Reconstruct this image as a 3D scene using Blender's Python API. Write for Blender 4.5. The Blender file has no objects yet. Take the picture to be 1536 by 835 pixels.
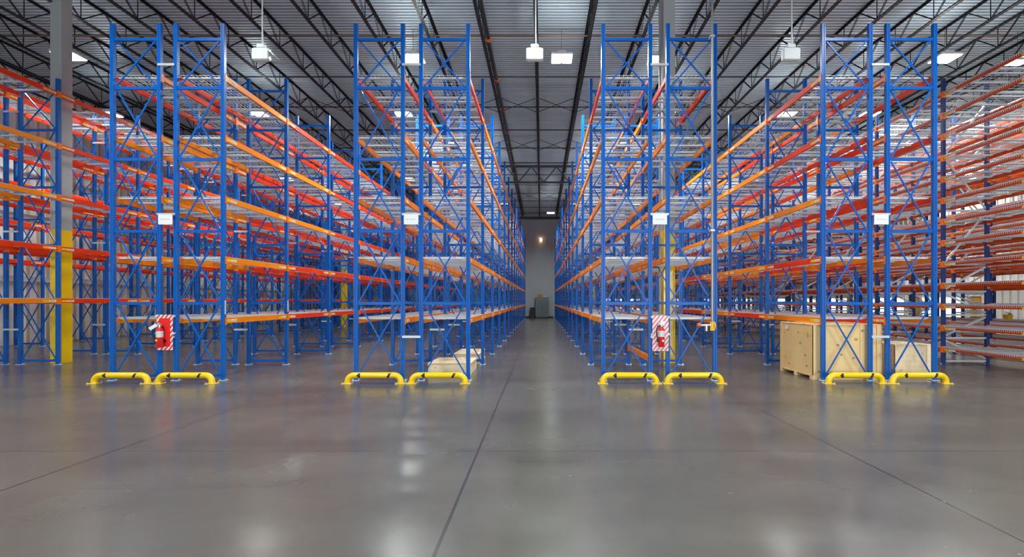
import bpy, math, random
from mathutils import Vector, Matrix
random.seed(7)
R = math.radians
scene = bpy.context.scene
COL = scene.collection

# ------------------------------------------------------------------ measures
F, VX, VY, CAMZ = 743.0, 812.0, 450.5, 1.64          # focal length and vanishing point in 1536x835 pixels
Y0, BAY, NB = 10.18, 2.515, 14                        # first frame plane, bay length, bays per run
WALL_L, WALL_R, WALL_F, WALL_B = -19.6, 21.5, 46.8, -14.0
ROOF = 10.14

# ------------------------------------------------------------------ materials
def new_mat(name):
    m = bpy.data.materials.new(name); m.use_nodes = True
    nt = m.node_tree; b = nt.nodes['Principled BSDF']
    return m, nt, b

def mat(name, col, rough=0.5, metal=0.0, bump=0.0, scale=30.0, var=0.0, spec=None, coat=0.0):
    m, nt, b = new_mat(name)
    b.inputs['Base Color'].default_value = (*col, 1)
    b.inputs['Roughness'].default_value = rough
    b.inputs['Metallic'].default_value = metal
    if spec is not None: b.inputs['Specular IOR Level'].default_value = spec
    if coat: b.inputs['Coat Weight'].default_value = coat; b.inputs['Coat Roughness'].default_value = 0.15
    if var or bump:
        g = nt.nodes.new('ShaderNodeNewGeometry')
        n = nt.nodes.new('ShaderNodeTexNoise'); n.inputs['Scale'].default_value = scale; n.inputs['Detail'].default_value = 4
        nt.links.new(g.outputs['Position'], n.inputs['Vector'])
        if var:
            r = nt.nodes.new('ShaderNodeMixRGB'); r.blend_type = 'MIX'
            r.inputs[1].default_value = (*[c*(1-var) for c in col], 1)
            r.inputs[2].default_value = (*[min(1, c*(1+var)) for c in col], 1)
            nt.links.new(n.outputs['Fac'], r.inputs[0]); nt.links.new(r.outputs[0], b.inputs['Base Color'])
        if bump:
            bp = nt.nodes.new('ShaderNodeBump'); bp.inputs['Strength'].default_value = bump; bp.inputs['Distance'].default_value = 0.01
            nt.links.new(n.outputs['Fac'], bp.inputs['Height']); nt.links.new(bp.outputs[0], b.inputs['Normal'])
    return m

def emis(name, col, s):
    m, nt, b = new_mat(name)
    b.inputs['Base Color'].default_value = (*col, 1)
    b.inputs['Emission Color'].default_value = (*col, 1)
    b.inputs['Emission Strength'].default_value = s
    return m

def N(nt, t, **kw):
    n = nt.nodes.new(t)
    for k, v in kw.items(): setattr(n, k, v)
    return n

def math_node(nt, op, a, b=None, c=None):
    n = nt.nodes.new('ShaderNodeMath'); n.operation = op
    for i, v in enumerate((a, b, c)):
        if v is None: continue
        if isinstance(v, (int, float)): n.inputs[i].default_value = v
        else: nt.links.new(v, n.inputs[i])
    return n.outputs[0]

def perforated(name, col, rough, hole_col):
    """painted post: slots punched up the two faces that look across the aisle (object space)"""
    m, nt, b = new_mat(name)
    tc = N(nt, 'ShaderNodeTexCoord'); s = N(nt, 'ShaderNodeSeparateXYZ'); nt.links.new(tc.outputs['Object'], s.inputs[0])
    s2 = N(nt, 'ShaderNodeSeparateXYZ'); nt.links.new(tc.outputs['Normal'], s2.inputs[0])
    zz = math_node(nt, 'FRACT', math_node(nt, 'DIVIDE', s.outputs['Z'], 0.0508))
    hz = math_node(nt, 'LESS_THAN', zz, 0.45)
    ay = math_node(nt, 'ABSOLUTE', math_node(nt, 'SUBTRACT', math_node(nt, 'ABSOLUTE', s.outputs['Y']), 0.019))
    hy = math_node(nt, 'LESS_THAN', ay, 0.0065)
    nx = math_node(nt, 'GREATER_THAN', math_node(nt, 'ABSOLUTE', s2.outputs['X']), 0.9)
    f = math_node(nt, 'MULTIPLY', math_node(nt, 'MULTIPLY', hz, hy), nx)
    mx = N(nt, 'ShaderNodeMixRGB'); mx.inputs[1].default_value = (*col, 1); mx.inputs[2].default_value = (*hole_col, 1)
    nt.links.new(f, mx.inputs[0]); nt.links.new(mx.outputs[0], b.inputs['Base Color'])
    b.inputs['Roughness'].default_value = rough; b.inputs['Specular IOR Level'].default_value = 0.3
    return m

M = {}
BLUE = (0.0, 0.108, 0.47)
M['post'] = perforated('blue_post_paint', BLUE, 0.33, (0.16, 0.26, 0.48))
M['post_navy'] = perforated('navy_post_paint', (0.012, 0.045, 0.20), 0.32, (0.2, 0.22, 0.35))
M['blue'] = mat('blue_brace_paint', BLUE, 0.34, spec=0.3)
M['orange'] = mat('orange_beam_paint', (0.95, 0.265, 0.003), 0.38, var=0.06, scale=3, spec=0.25)
M['red'] = mat('red_orange_beam_paint', (0.86, 0.048, 0.004), 0.38, var=0.06, scale=3, spec=0.25)
M['rust'] = mat('rust_orange_beam_paint', (0.55, 0.070, 0.005), 0.42, var=0.1, scale=3, spec=0.25)
M['clip'] = mat('orange_connector_paint', (0.95, 0.20, 0.008), 0.35)
M['galv'] = mat('galvanised_steel', (0.62, 0.66, 0.70), 0.38, metal=0.35, var=0.1, scale=20)
M['wire'] = mat('galvanised_wire', (0.66, 0.69, 0.73), 0.42, metal=0.25)
M['yellow'] = mat('yellow_paint', (0.90, 0.60, 0.0), 0.28, var=0.04, scale=12, coat=0.3)
M['black'] = mat('black_marking', (0.012, 0.012, 0.012), 0.5)
M['col_grey'] = mat('column_grey_paint', (0.40, 0.43, 0.44), 0.55, var=0.06, scale=2)
M['joist'] = mat('dark_joist_paint', (0.008, 0.009, 0.011), 0.5, spec=0.25)
M['girder'] = mat('girder_grey_paint', (0.055, 0.075, 0.085), 0.45)
M['pipe'] = mat('dark_pipe', (0.022, 0.022, 0.025), 0.35, metal=0.3)
M['pipe_brown'] = mat('brown_pipe', (0.14, 0.075, 0.045), 0.5)
M['pipe_grey'] = mat('grey_pipe', (0.35, 0.36, 0.36), 0.35, metal=0.4)
M['coupling'] = mat('orange_coupling', (0.75, 0.14, 0.02), 0.45)
M['white'] = mat('white_plastic', (0.66, 0.68, 0.70), 0.4)
M['paper'] = mat('white_paper', (0.82, 0.84, 0.87), 0.7)
M['ink'] = mat('grey_ink', (0.25, 0.26, 0.28), 0.7)
M['label_y'] = mat('yellow_label', (0.92, 0.55, 0.02), 0.5)
M['cabinet'] = mat('cabinet_grey', (0.20, 0.24, 0.26), 0.5)
M['ext_red'] = mat('extinguisher_red', (0.72, 0.012, 0.010), 0.22, coat=0.5)
M['chrome'] = mat('chrome', (0.7, 0.72, 0.75), 0.2, metal=0.9)
M['ochre'] = mat('ochre_board', (0.62, 0.30, 0.02), 0.5)
M['green'] = mat('green_plastic', (0.10, 0.35, 0.18), 0.5)
M['board_red'] = mat('board_red', (0.85, 0.012, 0.010), 0.5)
M['amber'] = emis('amber_lamp', (1.0, 0.45, 0.22), 7)
M['lens'] = emis('lit_lens', (0.95, 0.98, 1.0), 4); M['lens'].cycles.emission_sampling = 'NONE'; M['amber'].cycles.emission_sampling = 'NONE'
M['day'] = emis('daylit_glazing', (0.86, 0.94, 1.0), 1.0)
M['door_white'] = mat('dock_door_white', (0.72, 0.74, 0.76), 0.45)

def wood(name, c1, c2, planks=0.0, knots=1.0):
    m, nt, b = new_mat(name)
    tc = N(nt, 'ShaderNodeTexCoord')
    mp = N(nt, 'ShaderNodeMapping'); mp.inputs['Scale'].default_value = (3, 3, 14); nt.links.new(tc.outputs['Object'], mp.inputs[0])
    n = N(nt, 'ShaderNodeTexNoise'); n.inputs['Scale'].default_value = 2.2; n.inputs['Detail'].default_value = 6; n.inputs['Distortion'].default_value = 0.8
    nt.links.new(mp.outputs[0], n.inputs['Vector'])
    mx = N(nt, 'ShaderNodeMixRGB'); mx.inputs[1].default_value = (*c1, 1); mx.inputs[2].default_value = (*c2, 1)
    nt.links.new(n.outputs['Fac'], mx.inputs[0])
    # knots
    mp2 = N(nt, 'ShaderNodeMapping'); mp2.inputs['Scale'].default_value = (4.0, 4.0, 5.5); nt.links.new(tc.outputs['Object'], mp2.inputs[0])
    v = N(nt, 'ShaderNodeTexVoronoi'); v.inputs['Scale'].default_value = 1.0; nt.links.new(mp2.outputs[0], v.inputs['Vector'])
    k = math_node(nt, 'MULTIPLY', math_node(nt, 'LESS_THAN', v.outputs['Distance'], 0.16), 0.62*knots)
    mk = N(nt, 'ShaderNodeMixRGB'); mk.inputs[2].default_value = (0.20, 0.09, 0.03, 1)
    nt.links.new(k, mk.inputs[0]); nt.links.new(mx.outputs[0], mk.inputs[1])
    out = mk.outputs[0]
    if planks:
        s = N(nt, 'ShaderNodeSeparateXYZ'); nt.links.new(tc.outputs['Object'], s.inputs[0])
        fr = math_node(nt, 'FRACT', math_node(nt, 'DIVIDE', s.outputs['Z'], planks))
        l = math_node(nt, 'MULTIPLY', math_node(nt, 'LESS_THAN', fr, 0.045), 0.3)
        mp_ = N(nt, 'ShaderNodeMixRGB'); mp_.inputs[2].default_value = (0.2, 0.12, 0.06, 1)
        nt.links.new(l, mp_.inputs[0]); nt.links.new(out, mp_.inputs[1]); out = mp_.outputs[0]
    nt.links.new(out, b.inputs['Base Color']); b.inputs['Roughness'].default_value = 0.62
    return m
M['ply'] = wood('plywood', (0.80, 0.53, 0.23), (0.88, 0.66, 0.34))
M['pine'] = wood('pale_pine', (0.84, 0.64, 0.40), (0.90, 0.74, 0.50), planks=0.115, knots=0.5)
M['pine_smooth'] = wood('pale_pine_panel', (0.84, 0.66, 0.42), (0.90, 0.76, 0.53), knots=0.4)

# concrete floor: polished slab, saw-cut joints, stains
def floor_mat():
    m, nt, b = new_mat('polished_concrete')
    g = N(nt, 'ShaderNodeNewGeometry'); s = N(nt, 'ShaderNodeSeparateXYZ'); nt.links.new(g.outputs['Position'], s.inputs[0])
    mp = N(nt, 'ShaderNodeMapping'); mp.inputs['Scale'].default_value = (0.35, 0.9, 1); nt.links.new(g.outputs['Position'], mp.inputs[0])
    n1 = N(nt, 'ShaderNodeTexNoise'); n1.inputs['Scale'].default_value = 0.9; n1.inputs['Detail'].default_value = 8; n1.inputs['Roughness'].default_value = 0.5; n1.inputs['Distortion'].default_value = 0.25
    nt.links.new(mp.outputs[0], n1.inputs['Vector'])
    cr = N(nt, 'ShaderNodeValToRGB'); nt.links.new(n1.outputs['Fac'], cr.inputs[0])
    cr.color_ramp.elements[0].position = 0.18; cr.color_ramp.elements[0].color = (0.068, 0.064, 0.055, 1)
    cr.color_ramp.elements[1].position = 0.86; cr.color_ramp.elements[1].color = (0.148, 0.142, 0.125, 1)
    e = cr.color_ramp.elements.new(0.5); e.color = (0.104, 0.100, 0.088, 1)
    n2 = N(nt, 'ShaderNodeTexNoise'); n2.inputs['Scale'].default_value = 7; n2.inputs['Detail'].default_value = 4
    nt.links.new(g.outputs['Position'], n2.inputs['Vector'])
    mm = N(nt, 'ShaderNodeMixRGB'); mm.blend_type = 'MULTIPLY'; mm.inputs[0].default_value = 0.25
    nt.links.new(cr.outputs[0], mm.inputs[1]); 
    gr = N(nt, 'ShaderNodeValToRGB'); gr.color_ramp.elements[0].color = (0.72, 0.72, 0.72, 1); gr.color_ramp.elements[1].color = (1.2, 1.2, 1.2, 1)
    nt.links.new(n2.outputs['Fac'], gr.inputs[0]); nt.links.new(gr.outputs[0], mm.inputs[2])
    # joints
    def joint(coord, off, half):
        fr = math_node(nt, 'FRACT', math_node(nt, 'DIVIDE', math_node(nt, 'ADD', coord, off), 3.97))
        d = math_node(nt, 'ABSOLUTE', math_node(nt, 'SUBTRACT', fr, 0.5))
        return math_node(nt, 'LESS_THAN', d, half/3.97)
    jx = joint(s.outputs['X'], 0.69 + 3.97*20.5, 0.013)
    jy = joint(s.outputs['Y'], -5.4 + 3.97*20.5, 0.009)
    j = math_node(nt, 'MAXIMUM', jx, jy)
    mj = N(nt, 'ShaderNodeMixRGB'); mj.inputs[2].default_value = (0.03, 0.029, 0.028, 1)
    nt.links.new(math_node(nt, 'MULTIPLY', j, 0.8), mj.inputs[0]); nt.links.new(mm.outputs[0], mj.inputs[1])
    nt.links.new(mj.outputs[0], b.inputs['Base Color'])
    n3 = N(nt, 'ShaderNodeTexNoise'); n3.inputs['Scale'].default_value = 1.7; n3.inputs['Detail'].default_value = 6
    nt.links.new(g.outputs['Position'], n3.inputs['Vector'])
    mr = N(nt, 'ShaderNodeMapRange'); mr.inputs['From Min'].default_value = 0.1; mr.inputs['From Max'].default_value = 0.9
    mr.inputs['To Min'].default_value = 0.15; mr.inputs['To Max'].default_value = 0.32
    nt.links.new(n3.outputs['Fac'], mr.inputs[0]); nt.links.new(mr.outputs[0], b.inputs['Roughness'])
    b.inputs['Specular IOR Level'].default_value = 0.75
    bp = N(nt, 'ShaderNodeBump'); bp.inputs['Strength'].default_value = 0.03; bp.inputs['Distance'].default_value = 0.01
    n4 = N(nt, 'ShaderNodeTexNoise'); n4.inputs['Scale'].default_value = 2.5; nt.links.new(g.outputs['Position'], n4.inputs['Vector'])
    nt.links.new(n4.outputs['Fac'], bp.inputs['Height']); nt.links.new(bp.outputs[0], b.inputs['Normal'])
    return m
M['floor'] = floor_mat()

def deck_mat():
    m, nt, b = new_mat('galvanised_roof_deck')
    g = N(nt, 'ShaderNodeNewGeometry')
    n = N(nt, 'ShaderNodeTexNoise'); n.inputs['Scale'].default_value = 0.8; n.inputs['Detail'].default_value = 5
    nt.links.new(g.outputs['Position'], n.inputs['Vector'])
    mx = N(nt, 'ShaderNodeMixRGB'); mx.inputs[1].default_value = (0.34, 0.43, 0.50, 1); mx.inputs[2].default_value = (0.50, 0.60, 0.68, 1)
    nt.links.new(n.outputs['Fac'], mx.inputs[0]); nt.links.new(mx.outputs[0], b.inputs['Base Color'])
    b.inputs['Metallic'].default_value = 0.3; b.inputs['Roughness'].default_value = 0.36
    return m
M['deck'] = deck_mat(); M['flute_shade'] = mat('painted_flute_shade', (0.05, 0.06, 0.07), 0.8)  # shade inside the deck flutes, put into the colour of the recess tops

def stripe_mat():
    """factory-coloured wall cladding: white with beige bands that repeat along the wall"""
    m, nt, b = new_mat('striped_wall_cladding')
    g = N(nt, 'ShaderNodeNewGeometry'); s = N(nt, 'ShaderNodeSeparateXYZ'); nt.links.new(g.outputs['Position'], s.inputs[0])
    c = math_node(nt, 'ADD', s.outputs['X'], s.outputs['Y'])
    fr = math_node(nt, 'FRACT', math_node(nt, 'DIVIDE', c, 0.38))
    f = math_node(nt, 'LESS_THAN', fr, 0.36)
    mx = N(nt, 'ShaderNodeMixRGB'); mx.inputs[1].default_value = (0.80, 0.80, 0.79, 1); mx.inputs[2].default_value = (0.58, 0.48, 0.33, 1)
    nt.links.new(f, mx.inputs[0])
    # broad grey lining bands across the height
    nt.links.new(mx.outputs[0], b.inputs['Base Color']); b.inputs['Roughness'].default_value = 0.55
    return m
M['clad'] = stripe_mat()
M['far_wall'] = mat('far_wall_grey', (0.48, 0.54, 0.58), 0.5, var=0.06, scale=0.7)
M['back_wall'] = mat('back_wall_white', (0.6, 0.61, 0.62), 0.6)
M['base'] = mat('dark_base', (0.04, 0.045, 0.05), 0.6)

def stripes_board(name, red, whole):
    """safety board: red and white diagonal stripes; a plain red field inside the border when not whole"""
    m, nt, b = new_mat(name)
    tc = N(nt, 'ShaderNodeTexCoord'); s = N(nt, 'ShaderNodeSeparateXYZ'); nt.links.new(tc.outputs['Object'], s.inputs[0])
    d = math_node(nt, 'SUBTRACT', s.outputs['X'], math_node(nt, 'MULTIPLY', s.outputs['Z'], 0.8))
    fr = math_node(nt, 'FRACT', math_node(nt, 'DIVIDE', math_node(nt, 'ADD', d, 5.0), 0.085))
    f = math_node(nt, 'LESS_THAN', fr, 0.5)
    mx = N(nt, 'ShaderNodeMixRGB'); mx.inputs[1].default_value = (0.85, 0.82, 0.83, 1); mx.inputs[2].default_value = (*red, 1)
    nt.links.new(f, mx.inputs[0]); out = mx.outputs[0]
    if not whole:
        ix = math_node(nt, 'LESS_THAN', math_node(nt, 'ABSOLUTE', s.outputs['X']), 0.115)
        iz = math_node(nt, 'LESS_THAN', math_node(nt, 'ABSOLUTE', s.outputs['Z']), 0.29)
        mi = N(nt, 'ShaderNodeMixRGB'); mi.inputs[2].default_value = (0.85, 0.012, 0.012, 1)
        nt.links.new(math_node(nt, 'MULTIPLY', ix, iz), mi.inputs[0]); nt.links.new(out, mi.inputs[1]); out = mi.outputs[0]
    nt.links.new(out, b.inputs['Base Color']); b.inputs['Roughness'].default_value = 0.45
    return m
M['board_a'] = stripes_board('red_striped_board', (0.80, 0.03, 0.03), False)
M['board_b'] = stripes_board('pink_striped_board', (0.78, 0.20, 0.24), True)

# ------------------------------------------------------------------ mesh builder
class MB:
    def __init__(s): s.v = []; s.f = []; s.m = []; s.mats = []; s.sm = []
    def mi(s, m):
        if m not in s.mats: s.mats.append(m)
        return s.mats.index(m)
    def add(s, vs, fs, m, smooth=False):
        o = len(s.v); k = s.mi(m); s.v += [tuple(v) for v in vs]
        for f in fs: s.f.append(tuple(i+o for i in f)); s.m.append(k); s.sm.append(smooth)
    def box(s, x0, x1, y0, y1, z0, z1, m):
        vs = [(x, y, z) for z in (z0, z1) for y in (y0, y1) for x in (x0, x1)]
        s.add(vs, [(0,2,3,1), (4,5,7,6), (0,1,5,4), (2,6,7,3), (0,4,6,2), (1,3,7,5)], m)
    def bbox(s, x0, x1, y0, y1, z0, z1, m, b=0.01):
        """box with chamfered vertical and horizontal edges"""
        vs = []
        def ring(z, d):
            return [(x0+d, y0, z), (x1-d, y0, z), (x1, y0+d, z), (x1, y1-d, z), (x1-d, y1, z), (x0+d, y1, z), (x0, y1-d, z), (x0, y0+d, z)]
        def ringi(z):
            return [(x0+2*b, y0+b, z), (x1-2*b, y0+b, z), (x1-b, y0+2*b, z), (x1-b, y1-2*b, z), (x1-2*b, y1-b, z), (x0+2*b, y1-b, z), (x0+b, y1-2*b, z), (x0+b, y0+2*b, z)]
        rs = [ringi(z0), ring(z0+b, b), ring(z1-b, b), ringi(z1)]
        for r in rs: vs += r
        fs = [tuple(reversed(range(8))), tuple(range(24, 32))]
        for k in range(3):
            for i in range(8):
                j = (i+1) % 8; fs.append((k*8+i, k*8+j, k*8+8+j, k*8+8+i))
        s.add(vs, fs, m)
    def bar(s, a, b, w, h, m, up=(0, 0, 1)):
        """rectangular bar from a to b, w across, h along up"""
        a, b = Vector(a), Vector(b); d = (b-a).normalized(); u = Vector(up)
        r = d.cross(u)
        if r.length < 1e-4: r = d.cross(Vector((1, 0, 0)))
        r.normalize(); u = r.cross(d).normalized()
        vs = []
        for p in (a, b):
            for (i, j) in ((-1,-1), (1,-1), (1,1), (-1,1)): vs.append(p + r*(i*w/2) + u*(j*h/2))
        s.add(vs, [(0,1,2,3), (7,6,5,4), (0,4,5,1), (1,5,6,2), (2,6,7,3), (3,7,4,0)], m)
    def tube(s, pts, r, m, n=10, caps=True):
        pts = [Vector(p) for p in pts]; rad = r if isinstance(r, (list, tuple)) else [r]*len(pts)
        vs = []; prev = None
        for i, p in enumerate(pts):
            d = (pts[min(i+1, len(pts)-1)] - pts[max(i-1, 0)]).normalized()
            if prev is None:
                a = Vector((0, 0, 1)) if abs(d.z) < 0.9 else Vector((1, 0, 0))
                u = d.cross(a).normalized()
            else:
                u = (prev - d*prev.dot(d)).normalized()
            prev = u; w = d.cross(u)
            for k in range(n):
                t = 2*math.pi*k/n; vs.append(p + u*math.cos(t)*rad[i] + w*math.sin(t)*rad[i])
        fs = []
        for i in range(len(pts)-1):
            for k in range(n):
                j = (k+1) % n; fs.append((i*n+k, i*n+j, (i+1)*n+j, (i+1)*n+k))
        s.add(vs, fs, m, True)
        if caps:
            s.add(vs[:n], [tuple(reversed(range(n)))], m); s.add(vs[-n:], [tuple(range(n))], m)
    def merge(s, o, off):
        b = len(s.v); s.v += [(v[0]+off[0], v[1]+off[1], v[2]+off[2]) for v in o.v]
        for f, k, q in zip(o.f, o.m, o.sm):
            s.f.append(tuple(i+b for i in f)); s.m.append(s.mi(o.mats[k])); s.sm.append(q)
    def mesh(s, name):
        me = bpy.data.meshes.new(name); me.from_pydata(s.v, [], s.f)
        for m in s.mats: me.materials.append(M[m])
        me.polygons.foreach_set('material_index', s.m); me.polygons.foreach_set('use_smooth', s.sm)
        me.update(); return me
    def build(s, name, parent=None, loc=(0, 0, 0)):
        return link(name, s.mesh(name), parent, loc)

def link(name, data, parent=None, loc=(0, 0, 0), rz=0.0):
    o = bpy.data.objects.new(name, data); COL.objects.link(o)
    o.parent = parent; o.location = loc; o.rotation_euler = (0, 0, rz)
    return o
def tag(o, label=None, cat=None, group=None, kind=None):
    for k, v in (('label', label), ('category', cat), ('group', group), ('kind', kind)):
        if v: o[k] = v
    return o
def thing(name, label, cat, loc=(0, 0, 0), group=None):
    return tag(link(name, None, None, loc), label, cat, group)

# ------------------------------------------------------------------ the building
m = MB(); m.box(WALL_L-0.3, WALL_R+0.3, WALL_B-0.3, WALL_F+0.3, -0.25, 0, 'floor')
tag(m.build('floor'), kind='structure')

# ribbed steel roof deck, ribs across the building
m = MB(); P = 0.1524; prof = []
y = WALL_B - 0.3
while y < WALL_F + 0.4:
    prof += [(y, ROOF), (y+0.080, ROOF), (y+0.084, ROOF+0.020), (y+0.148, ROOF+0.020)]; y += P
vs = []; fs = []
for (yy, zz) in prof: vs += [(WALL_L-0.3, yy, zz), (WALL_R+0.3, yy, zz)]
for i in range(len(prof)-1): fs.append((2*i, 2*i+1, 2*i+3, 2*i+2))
m.add(vs, [f for i, f in enumerate(fs) if i % 4 != 2], 'deck'); m.add(vs, fs[2::4], 'flute_shade')
m.box(WALL_L-0.3, WALL_R+0.3, WALL_B-0.3, WALL_F+0.3, ROOF+0.10, ROOF+0.18, 'joist')
ceiling = tag(m.build('ceiling'), kind='structure')

HB, HT = CAMZ+7.83, ROOF-0.01          # joist chords
COLY = [-4.7, 13.12, 30.9]
GIRY = [-4.7, 30.9]
# joist span: chords of double angles with webs, one span from girder to girder
def joist_mesh(L):
    j = MB()
    for z, sgn in ((HB, 1), (HT, -1)):
        for sx in (-1, 1):
            j.box(sx*0.03-0.025, sx*0.03+0.025, 0 if sgn < 0 else 0.5, L if sgn < 0 else L-0.5, z-0.004, z+0.004, 'joist')
            j.box(sx*0.012-0.004, sx*0.012+0.004, 0 if sgn < 0 else 0.5, L if sgn < 0 else L-0.5, min(z, z+sgn*0.055), max(z, z+sgn*0.055), 'joist')
    n = round((L-1.0)/1.5); p = (L-1.0)/n
    for i in range(n):
        a = 0.5+i*p
        for sx in (-0.018, 0.018):
            j.bar((sx, a, HB+0.02), (sx, a+p/2, HT-0.02), 0.008, 0.026, 'joist')
            j.bar((sx, a+p/2, HT-0.02), (sx, a+p, HB+0.02), 0.008, 0.026, 'joist')
        j.bar((0, a, HB), (0, a, HT), 0.018, 0.018, 'joist')
    j.bar((0, 0.02, HT-0.03), (0, 0.5, HB+0.02), 0.02, 0.035, 'joist')
    j.bar((0, L-0.02, HT-0.03), (0, L-0.5, HB+0.02), 0.02, 0.035, 'joist')
    return j.mesh('joist')
spans = [(WALL_B, -4.7), (-4.7, 30.9), (30.9, WALL_F)]
JX = [-0.156+1.59*k for k in range(-12, 14)]
jm = [joist_mesh(b-a) for a, b in spans]
for (a, b), me in zip(spans, jm):
    for x in JX: link('joist', me, ceiling, (x, a, 0))
# girders across, W webs
g = MB(); L = WALL_R-WALL_L
for z, h in ((CAMZ+7.36, 0.10), (CAMZ+8.36, 0.10)):
    for sy in (-1, 1): g.box(0, L, sy*0.06-0.035, sy*0.06+0.035, z-h/2, z+h/2, 'girder')
n = 52; p = L/n
for i in range(n):
    z0, z1 = CAMZ+7.38, CAMZ+8.34
    a, b = ((i*p, 0, z0), ((i+1)*p, 0, z1)) if i % 2 else ((i*p, 0, z1), ((i+1)*p, 0, z0))
    g.bar(a, b, 0.07, 0.06, 'girder')
gm = g.mesh('girder')
for yy in GIRY: link('girder', gm, ceiling, (WALL_L, yy, 0))
# crossed bridging between joists
b_ = MB()
for i in range(len(JX)-1):
    x0, x1 = JX[i], JX[i+1]
    b_.bar((x0, 0, HB), (x1, 0, HT-0.05), 0.012, 0.022, 'joist'); b_.bar((x0, 0.03, HT-0.05), (x1, 0.03, HB), 0.012, 0.022, 'joist')
bm_ = b_.mesh('cross_bridging')
for yy in (20.6, 25.9, 38.6): link('cross_bridging', bm_, ceiling, (0, yy, 0))

def ribbed_wall(name, x, inward, y0, y1):
    w = MB(); per = 0.38; pr = []; yy = math.floor(y0/per)*per - 0.019
    # ribs follow the beige bands
    base = -x if True else 0
    k0 = math.floor((y0 + x)/per)
    t = k0*per - x
    while t < y1:
        pr += [(t-0.02, 0), (t, 0.035*inward), (t+0.137, 0.035*inward), (t+0.157, 0)]; t += per
    pr = [(min(max(a, y0), y1), d) for a, d in pr]; pr.append((y1, 0)); pr.insert(0, (y0, 0))
    vs = []; fs = []
    for a, d in pr: vs += [(x-d, a, 0), (x-d, a, ROOF+0.05)]
    for i in range(len(pr)-1): fs.append((2*i, 2*i+1, 2*i+3, 2*i+2))
    w.add(vs, fs, 'clad')
    w.box(min(x+inward*0.2, x+inward*0.02), max(x+inward*0.2, x+inward*0.02), y0, y1, 0, ROOF+0.05, 'clad')
    return tag(w.build(name), kind='structure')
ribbed_wall('wall_left', WALL_L, -1, WALL_B, WALL_F)
ribbed_wall('wall_right', WALL_R, 1, WALL_B, WALL_F)
m = MB(); m.box(WALL_L, WALL_R, WALL_F, WALL_F+0.2, 0, ROOF+0.05, 'far_wall')
wf = tag(m.build('wall_far'), kind='structure')
m = MB(); m.box(WALL_L, WALL_R, WALL_B-0.2, WALL_B, 0, ROOF+0.05, 'back_wall')
tag(m.build('wall_near'), kind='structure')
m = MB(); m.box(WALL_L+0.1, WALL_R-0.1, WALL_F-0.05, WALL_F, 0, 0.16, 'base'); tag(m.build('baseboard_far'), kind='structure')
m = MB(); m.box(WALL_L+0.1, WALL_R-0.1, WALL_F-0.2, WALL_F-0.02, ROOF-0.85, ROOF-0.62, 'girder'); tag(m.build('trim_1'), kind='structure')
for i, (x, s) in enumerate(((WALL_L, 1), (WALL_R, -1))):     # horizontal wall rails
    for k, z in enumerate((2.35, 4.7, 7.1)):
        m = MB(); m.box(min(x+s*0.04, x+s*0.12), max(x+s*0.04, x+s*0.12), WALL_B+0.1, WALL_F-0.1, z, z+0.2, 'back_wall')
        tag(m.build('trim_%d' % (2+i*3+k)), kind='structure')

# columns
for (x, yy, lab) in ((-12.74, 13.15, 'square grey steel column with yellow painted base at the left'), (3.36, 13.15, 'square grey steel column with yellow base behind the pink striped board'),
                     (-12.3, 30.9, 'far square column with yellow base between the left racks'), (3.36, 30.9, 'far square column with yellow base deep in the third rack pair'),
                     (19.3, 30.9, 'yellow based column near the right wall')):
    m = MB(); w = 0.15
    m.box(-w, w, -w, w, 3.5, ROOF-0.2, 'col_grey'); m.box(-w, w, -w, w, 0, 3.5, 'yellow')
    o = m.build('column', None, (x, yy, 0)); tag(o, lab, 'column', kind='structure')

# daylit loading doors along the right wall and in the far wall
def dock_door(n, loc, rz, w=2.6, h=3.0, lit=True):
    root = link('door_%d' % n, None, None, loc, rz); root['kind'] = 'structure'
    f = MB(); f.box(-w/2-0.12, -w/2, -0.08, 0, 0, h+0.12, 'door_white'); f.box(w/2, w/2+0.12, -0.08, 0, 0, h+0.12, 'door_white'); f.box(-w/2, w/2, -0.08, 0, h, h+0.12, 'door_white')
    f.build('door_frame', root)
    p = MB(); k = 5; ph = h/k
    for i in range(k): p.bbox(-w/2, w/2, -0.05, -0.005, i*ph+0.01, (i+1)*ph-0.01, 'day' if lit and i in (1, 2) else 'door_white', 0.008)
    p.build('door_panel', root)
n = 1
for yy in (26.4, 30.6, 35.2, 39.4, 43.4):
    dock_door(n, (WALL_R-0.05, yy, 0), -math.pi/2, 2.8, 3.0); n += 1
for x in (6.6, 9.3, 12.6, 15.9, 19.0):
    dock_door(n, (x, WALL_F-0.06, 0), 0, 2.0, 3.0); n += 1
for x in (-11.0, 2.0, 9.0, 15.5):
    d = dock_door(n, (x, WALL_B+0.06, 0), math.pi, 3.6, 4.2); n += 1
    l = bpy.data.lights.new('daylight', 'AREA'); l.shape = 'RECTANGLE'; l.size = 3.0; l.size_y = 2.4; l.energy = 620 if x > 0 else 420; l.color = (0.93, 0.98, 1.0)
    o = bpy.data.objects.new('daylight', l); COL.objects.link(o); o.location = (x, WALL_B+0.2, 2.6); o.rotation_euler = (math.pi/2, 0, 0)
    l.use_shadow = True
for yy, lb in ((24.45, 'nearest'), (28.4, 'second nearest'), (33.0, 'farthest')):
    t = thing('dock_control_board', 'ochre board on right wall between white doors, %s of three' % lb, 'board', (WALL_R-0.036, yy, 0.8), 'ochre boards on the right wall')
    m = MB(); m.box(-0.05, 0, -0.28, 0.28, 0, 1.02, 'ochre'); m.box(-0.06, -0.05, -0.3, 0.3, -0.02, 0.02, 'base'); m.box(-0.06, -0.05, -0.3, 0.3, 1.0, 1.04, 'base'); m.build('board', t)
    m = MB(); m.bbox(-0.13, -0.05, -0.12, 0.12, 0.45, 0.75, 'cabinet', 0.01); m.build('control_box', t)

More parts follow.
